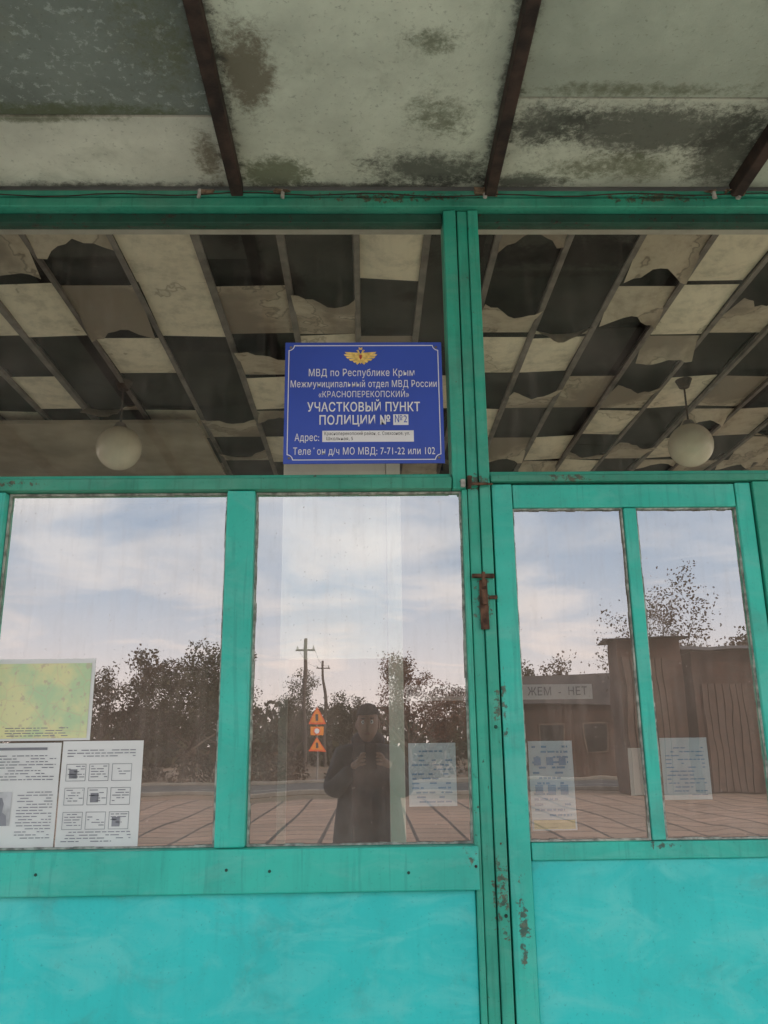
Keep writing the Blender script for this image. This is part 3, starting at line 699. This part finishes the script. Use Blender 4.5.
ball("mouth", (0,HY+.083,HZ-.062), .020, simple("lips",(.30,.13,.11),.5,.05,9,0,0), ph, (1.1,.3,.28))
bm = bmesh.new(); bmesh.ops.create_uvsphere(bm, u_segments=28, v_segments=18, radius=1)
bmesh.ops.delete(bm, geom=[q for q in bm.verts if q.co.z < .18-.001], context='VERTS')
for q in bm.verts: q.co = Vector((q.co.x*.084, HY-.004+q.co.y*.103, HZ+.010+q.co.z*.125))
me = bpy.data.meshes.new("knit_hat"); bm.to_mesh(me); bm.free(); me.materials.append(HAT)
me.polygons.foreach_set("use_smooth", [True]*len(me.polygons)); ho = link(bpy.data.objects.new("knit_hat", me), ph)
so = ho.modifiers.new("s", "SOLIDIFY"); so.thickness = .008; so.offset = 1
PX = .02
for s in (-1, 1):
    wx = PX+s*.125; pt = [(wx,-2.885,1.365),(PX+s*.085,-2.862,1.395),(PX+s*.062,-2.850,1.42)]
    ed = [(0,1),(1,2)]; rd = [.027,(.030,.018),(.024,.014)]
    for k in range(4):
        z0 = 1.378+.021*k; b0 = len(pt); ln = (.9,1.0,1.05,.95)[k]
        pt += [(PX+s*.060,-2.836,z0+.004),(PX+s*.050,-2.818,z0+.008),(PX+s*(.048-.018*ln),-2.815,z0+.010)]
        ed += [(1 if k < 2 else 2,b0),(b0,b0+1),(b0+1,b0+2)]; rd += [.0095,.0085,.0070]
    b0 = len(pt); pt += [(PX+s*.060,-2.868,1.42),(PX+s*.040,-2.858,1.445),(PX+s*.022,-2.851,1.455)]
    ed += [(1,b0),(b0,b0+1),(b0+1,b0+2)]; rd += [.012,.010,.008]
    skin("hand", pt, ed, rd, SKINM, ph)
boxes("phone", [(PX-.037,PX+.037,-2.838,-2.829,1.355,1.513)], simple("phone_body",(.02,.02,.022),.2,.1,5,0,0), ph, .004)
cyl("phone_lens", (0,-2.829,1.5), (0,-2.826,1.5), .007, .007, WIN, ph, 16)
for s in (-1, 1):
    bm = bmesh.new(); bmesh.ops.create_uvsphere(bm, u_segments=20, v_segments=12, radius=1)
    for q in bm.verts:
        z_ = max(q.co.z, -.45); q.co = Vector((s*.12+q.co.x*.05, PY+.06+q.co.y*.145, .036+z_*.075))
    me = bpy.data.meshes.new("shoe"); bm.to_mesh(me); bm.free(); me.materials.append(SHOE)
    me.polygons.foreach_set("use_smooth", [True]*len(me.polygons)); link(bpy.data.objects.new("shoe", me), ph)

# ================================================================== LIGHT
EL, AZ = 28, 30            # sun behind the building, to the right
sd = Vector((math.cos(math.radians(EL))*math.cos(math.radians(AZ)), math.cos(math.radians(EL))*math.sin(math.radians(AZ)), math.sin(math.radians(EL))))
sl = bpy.data.lights.new("sun", 'SUN'); sl.energy = 5.0; sl.angle = math.radians(.5); sl.color = (1,.90,.75)
so = link(bpy.data.objects.new("sun", sl)); so.rotation_euler = sd.to_track_quat('Z', 'Y').to_euler()
w = bpy.data.worlds.new("World"); sc.world = w; w.use_nodes = True; nt = w.node_tree
bg = nt.nodes["Background"]; bg.inputs[1].default_value = .15
sky = nt.nodes.new("ShaderNodeTexSky"); sky.sky_type = 'NISHITA'; sky.sun_disc = False
sky.sun_elevation = math.radians(EL); sky.sun_rotation = math.radians(90-AZ); sky.air_density = 1.0; sky.dust_density = 2.0
tc = nt.nodes.new("ShaderNodeTexCoord"); sp = nt.nodes.new("ShaderNodeSeparateXYZ"); L(nt, tc.outputs["Generated"], sp.inputs[0])
den = mth(nt, 'ADD', mth(nt, 'MAXIMUM', sp.outputs[2], 0), .12)
cb = nt.nodes.new("ShaderNodeCombineXYZ"); L(nt, mth(nt,'DIVIDE',sp.outputs[0],den), cb.inputs[0]); L(nt, mth(nt,'DIVIDE',sp.outputs[1],den), cb.inputs[1])
n1 = noise(nt, cb.outputs[0], 1.2, 7, .55, .5)
cl = mr(nt, n1, .33, .68)
hz = mr(nt, sp.outputs[2], 0., .25, 1, 0)
ccol = mix(nt, hz, (13.6,13.4,13.6), (16.0,13.4,12.2))
base = mix(nt, .75, sky.outputs[0], (7.8,9.8,12.8))
fac = mth(nt, 'MAXIMUM', mth(nt,'MULTIPLY',cl,.92), mth(nt,'MULTIPLY',hz,.9))
L(nt, mix(nt, fac, base, ccol), bg.inputs[0])
# ================================================================== CAMERA
cd = bpy.data.cameras.new("camera"); cam = link(bpy.data.objects.new("camera", cd)); sc.camera = cam
cd.sensor_fit = 'VERTICAL'; cd.sensor_height = 24; cd.sensor_width = 18; cd.lens = 850/1024*24
cd.clip_start = .004; cd.clip_end = 2000
cam.matrix_world = Matrix.Translation((0,-D,H)) @ Matrix.Rotation(math.radians(-1.22),4,'Z') @ Matrix.Rotation(math.radians(90+15.3),4,'X') @ Matrix.Rotation(math.radians(-.7),4,'Z')
sc.view_settings.view_transform = 'Standard'; sc.view_settings.look = 'None'; sc.view_settings.exposure = 0
